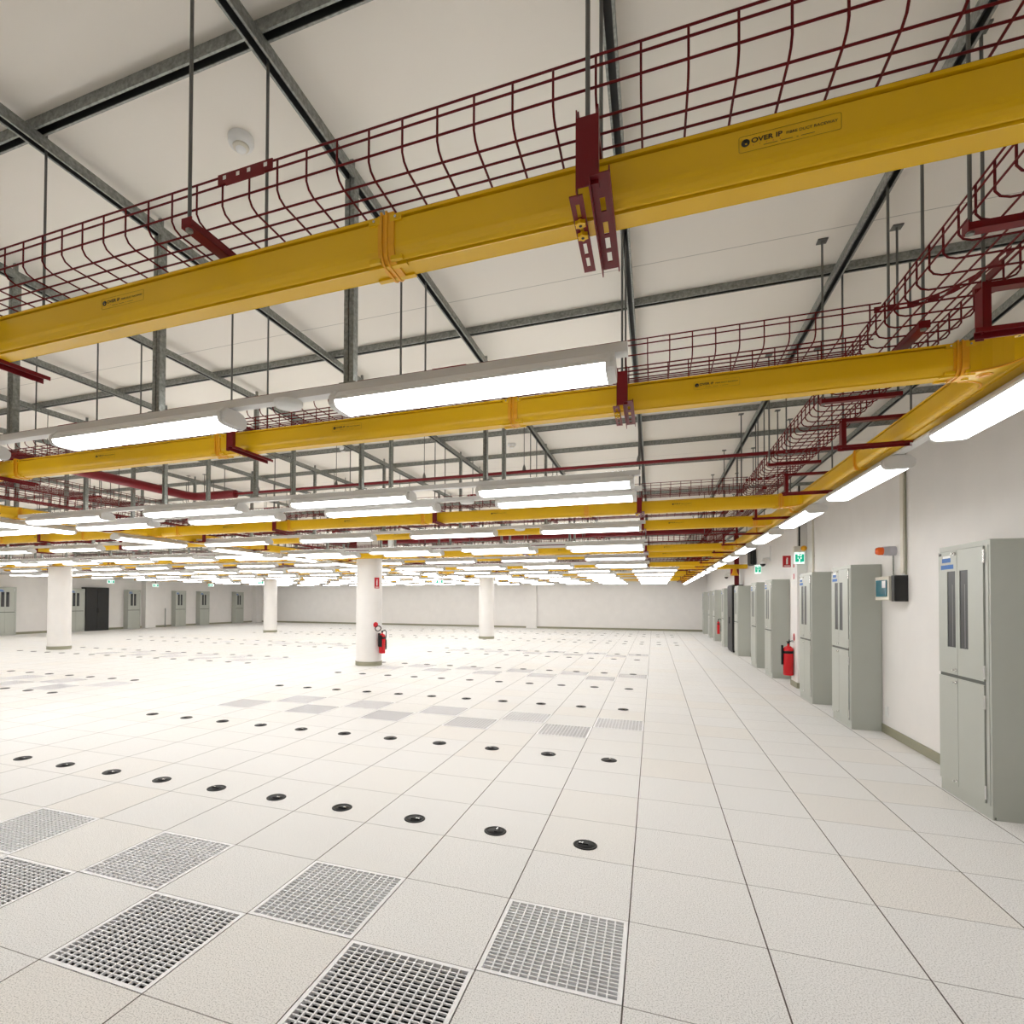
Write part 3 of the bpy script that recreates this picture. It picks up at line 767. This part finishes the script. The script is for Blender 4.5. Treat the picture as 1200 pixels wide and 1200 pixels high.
# ------------------------------------------------------------------ exit signs
def exit_sign(label, loc, rz=0, w=.34, h=.17, rodz=True):
    t = thing('exit_sign', label, 'exit sign', loc, rz, 'green exit signs')
    obj('panel', MB().box(-w/2, w/2, -.02, .02, 0, h), 'signlit', t)
    s = MB()
    for sgn, y in ((1, -.0215), (-1, .0200)):
        y0, y1 = (y, y+.0015)
        s.box(-w*.46, -w*.20, y0, y1, h*.15, h*.85); s.box(w*.20, w*.46, y0, y1, h*.15, h*.85)
        # running figure
        s.box(-.02, .012, y0, y1, h*.42, h*.72); s.box(-.004, .02, y0, y1, h*.75, h*.9); s.box(-.045, -.02, y0, y1, h*.58, h*.68)
        s.box(.012, .04, y0, y1, h*.58, h*.66); s.box(-.04, -.01, y0, y1, h*.16, h*.42); s.box(.005, .03, y0, y1, h*.12, h*.42)
    obj('pictogram', s, 'greenlit', t)
    if rodz: obj('rod', MB().box(-.008, .008, -.008, .008, h, (ZC-loc[2]) if loc[0] < 0 else h+.012), 'black', t)
    return t
exit_sign('green running-man exit sign hanging right of the extinguisher column', (-8.95, 20.2, 2.33))
exit_sign('green exit sign hanging just left above the far round column', (-19.2, 20.7, 2.36))
exit_sign('green exit sign hanging over the left wall cabinets', (-23.2, 21.4, 2.28))
exit_sign('green exit sign hanging by the left wall beyond the black cabinet', (-24.6, 19.0, 2.20), PI/2)
exit_sign('green exit sign over the wide black cabinet', (-24.4, 16.3, 2.30), PI/2)
exit_sign('green and white exit sign near the right wall under an alarm bell', (XR-.17, 8.5, 2.26), 0, .15, .20)
t = thing('alarm_bell', 'cream alarm sounder with dark stem above the right wall exit sign', 'alarm', (XR-.17, 8.5, 2.47))
obj('box', MB().box(-.09, .02, -.05, .05, 0, .10), 'cream', t); obj('dome', MB().lathe([(.05, 0), (.045, -.03), (.02, -.05)], n=16, axis='y'), 'orange', t).location = (.06, -.05, .06)
obj('stem', MB().box(-.012, .012, -.012, .012, .1, ZC-2.47), 'black', t)
# running light over exit panel at far right
exit_sign('distant green exit sign on the right wall near the black rack', (XR-.1, 13.1, 2.30), 0, .14, .22)

# ------------------------------------------------------------------ right wall devices
def conduit(label, y, z0, z1, mat='cream', w=.03, name='conduit'):
    m = MB().tube([(0, 0, z0), (0, 0, z1)], w/2, 10); z = z0+.3
    while z < z1: m.box(-.012, .012+w/2, -.025, .025, z, z+.02); z += .8
    return tag(obj(name, m, mat, None, (XR-w/2-.002, y, 0)), label, 'conduit')
tag(obj('cable_duct', MB().box(XR-.02, XR, 4.58, 4.66, 1.9, ZC), 'cream', None), 'flat cream wall trunking above the teal control box', 'conduit')
tag(obj('conduit', MB().tube([(XR-.012, 4.535, 1.88), (XR-.012, 4.535, ZC)], .009, 8), 'skirt', None), 'dark steel conduit running up the right wall beside the flat cream trunking', 'conduit')
conduit('thin cream conduit on the right wall above the third cabinet', 8.25, 2.06, ZC)
t = thing('control_box', 'cream wall control box with teal window below the orange beacon', 'control box', (XR-.14, 4.62, 1.60))
obj('enclosure', MB().box(0, .14, 0, .40, 0, .27), 'cream', t); obj('window', MB().box(-.012, 0, .05, .35, .04, .23), 'teal', t); obj('notice', MB().box(-.014, -.012, .06, .16, .14, .22), 'white', t)
tag(obj('junction_box', MB().box(0, .12, 0, .10, 0, .29).box(-.004, 0, .01, .09, .01, .28), 'blackmet', None, (XR-.12, 4.51, 1.585)), 'small black box on the near side of the teal control box', 'junction box')
t = thing('warning_beacon', 'orange beacon on a grey base on the right wall', 'beacon', (XR, 4.85, 2.17))
obj('base', MB().lathe([(.055, 0), (.055, -.06), (.048, -.065), (.052, -.07), (.052, -.12)], n=20, axis='x'), 'lilac', t)
obj('lens', MB().lathe([(.045, -.12), (.045, -.16), (.036, -.185), (.001, -.195)], n=20, axis='x'), 'beacon', t)
obj('stem', MB().tube([(-.02, 0, -.05), (-.02, 0, -.30)], .009, 8), 'galv', t)
tag(obj('wall_socket', MB().box(-.006, 0, 0, .09, 0, .12).box(-.008, -.006, .01, .08, .055, .11).box(-.008, -.006, .01, .08, .01, .045), 'white', None, (XR, 5.08, .21)), 'white socket plate low on the right wall', 'socket')
def dome_cam(label, loc):
    t = thing('dome_camera', label, 'security camera', loc)
    obj('arm', MB().tube([(.16, 0, .12), (.0, 0, .12), (0, 0, .05)], .015, 8).box(.14, .17, -.04, .04, .04, .4), 'white', t)
    obj('shroud', MB().lathe([(.03, .06), (.07, .045), (.08, 0), (.075, -.02)], n=20), 'white', t)
    obj('dome', MB().lathe([(.062, -.02), (.055, -.05), (.03, -.075), (.001, -.082)], n=20), 'glass', t)
dome_cam('white dome security camera on the right wall near the wall exit sign', (XR-.17, 12.0, 2.50))
dome_cam('distant white dome security camera on the right wall', (XR-.17, 19.0, 2.48))
tag(obj('bollard_pole', MB().lathe([(.05, 0), (.05, .02), (.03, .03), (.03, 1.05)], n=12), 'galv', None, (XL+.25, 20.56, 0)), 'thin grey pole standing by the left wall', 'pole')
t = thing('access_point', 'white boxy wireless unit hanging with a black cable near the extinguisher column', 'wireless unit', (-5.31, 8.0, 2.70))
obj('box', MB().box(-.05, .05, -.04, .04, 0, .26), 'white', t)
obj('cable', MB().tube([(-.02, 0, .26), (-.02, 0, .33), (.04, 0, .38), (.18, 0, .38), (.2, 0, .96)], .009, 8), 'black', t)

# ------------------------------------------------------------------ camera, world, render look
f_, cx, cy, yaw, H, x0, y0, pi_, ro = 643.375, 531.212, 693.5763, 0.3497, 1.5724, 0.1142, -2.8538, 0.0155, 0.005
F = Vector((-math.sin(yaw), math.cos(yaw), 0)); Rr = Vector((math.cos(yaw), math.sin(yaw), 0)); Z = Vector((0, 0, 1))
fw = F*math.cos(pi_)+Z*math.sin(pi_); U1 = -F*math.sin(pi_)+Z*math.cos(pi_)
rt = Rr*math.cos(ro)+U1*math.sin(ro); up = -Rr*math.sin(ro)+U1*math.cos(ro)
cd = bpy.data.cameras.new('camera'); cam = bpy.data.objects.new('camera', cd); C.objects.link(cam)
cam.matrix_world = Matrix(((rt.x, up.x, -fw.x, x0), (rt.y, up.y, -fw.y, y0), (rt.z, up.z, -fw.z, H), (0, 0, 0, 1)))
cd.sensor_fit = 'HORIZONTAL'; cd.sensor_width = 36; cd.lens = 36*f_/1200
cd.shift_x = (600-cx)/1200; cd.shift_y = (cy-600)/1200; cd.clip_start = .05; cd.clip_end = 100
bpy.context.scene.camera = cam
w = bpy.data.worlds.new('world'); w.use_nodes = True; w.node_tree.nodes['Background'].inputs[0].default_value = (.9, .88, .85, 1)
w.node_tree.nodes['Background'].inputs[1].default_value = .1; bpy.context.scene.world = w
S = bpy.context.scene
S.view_settings.view_transform = 'Standard'; S.view_settings.look = 'None'; S.view_settings.gamma = 1; S.view_settings.exposure = 0.34
S.cycles.max_bounces = 6; S.cycles.diffuse_bounces = 4
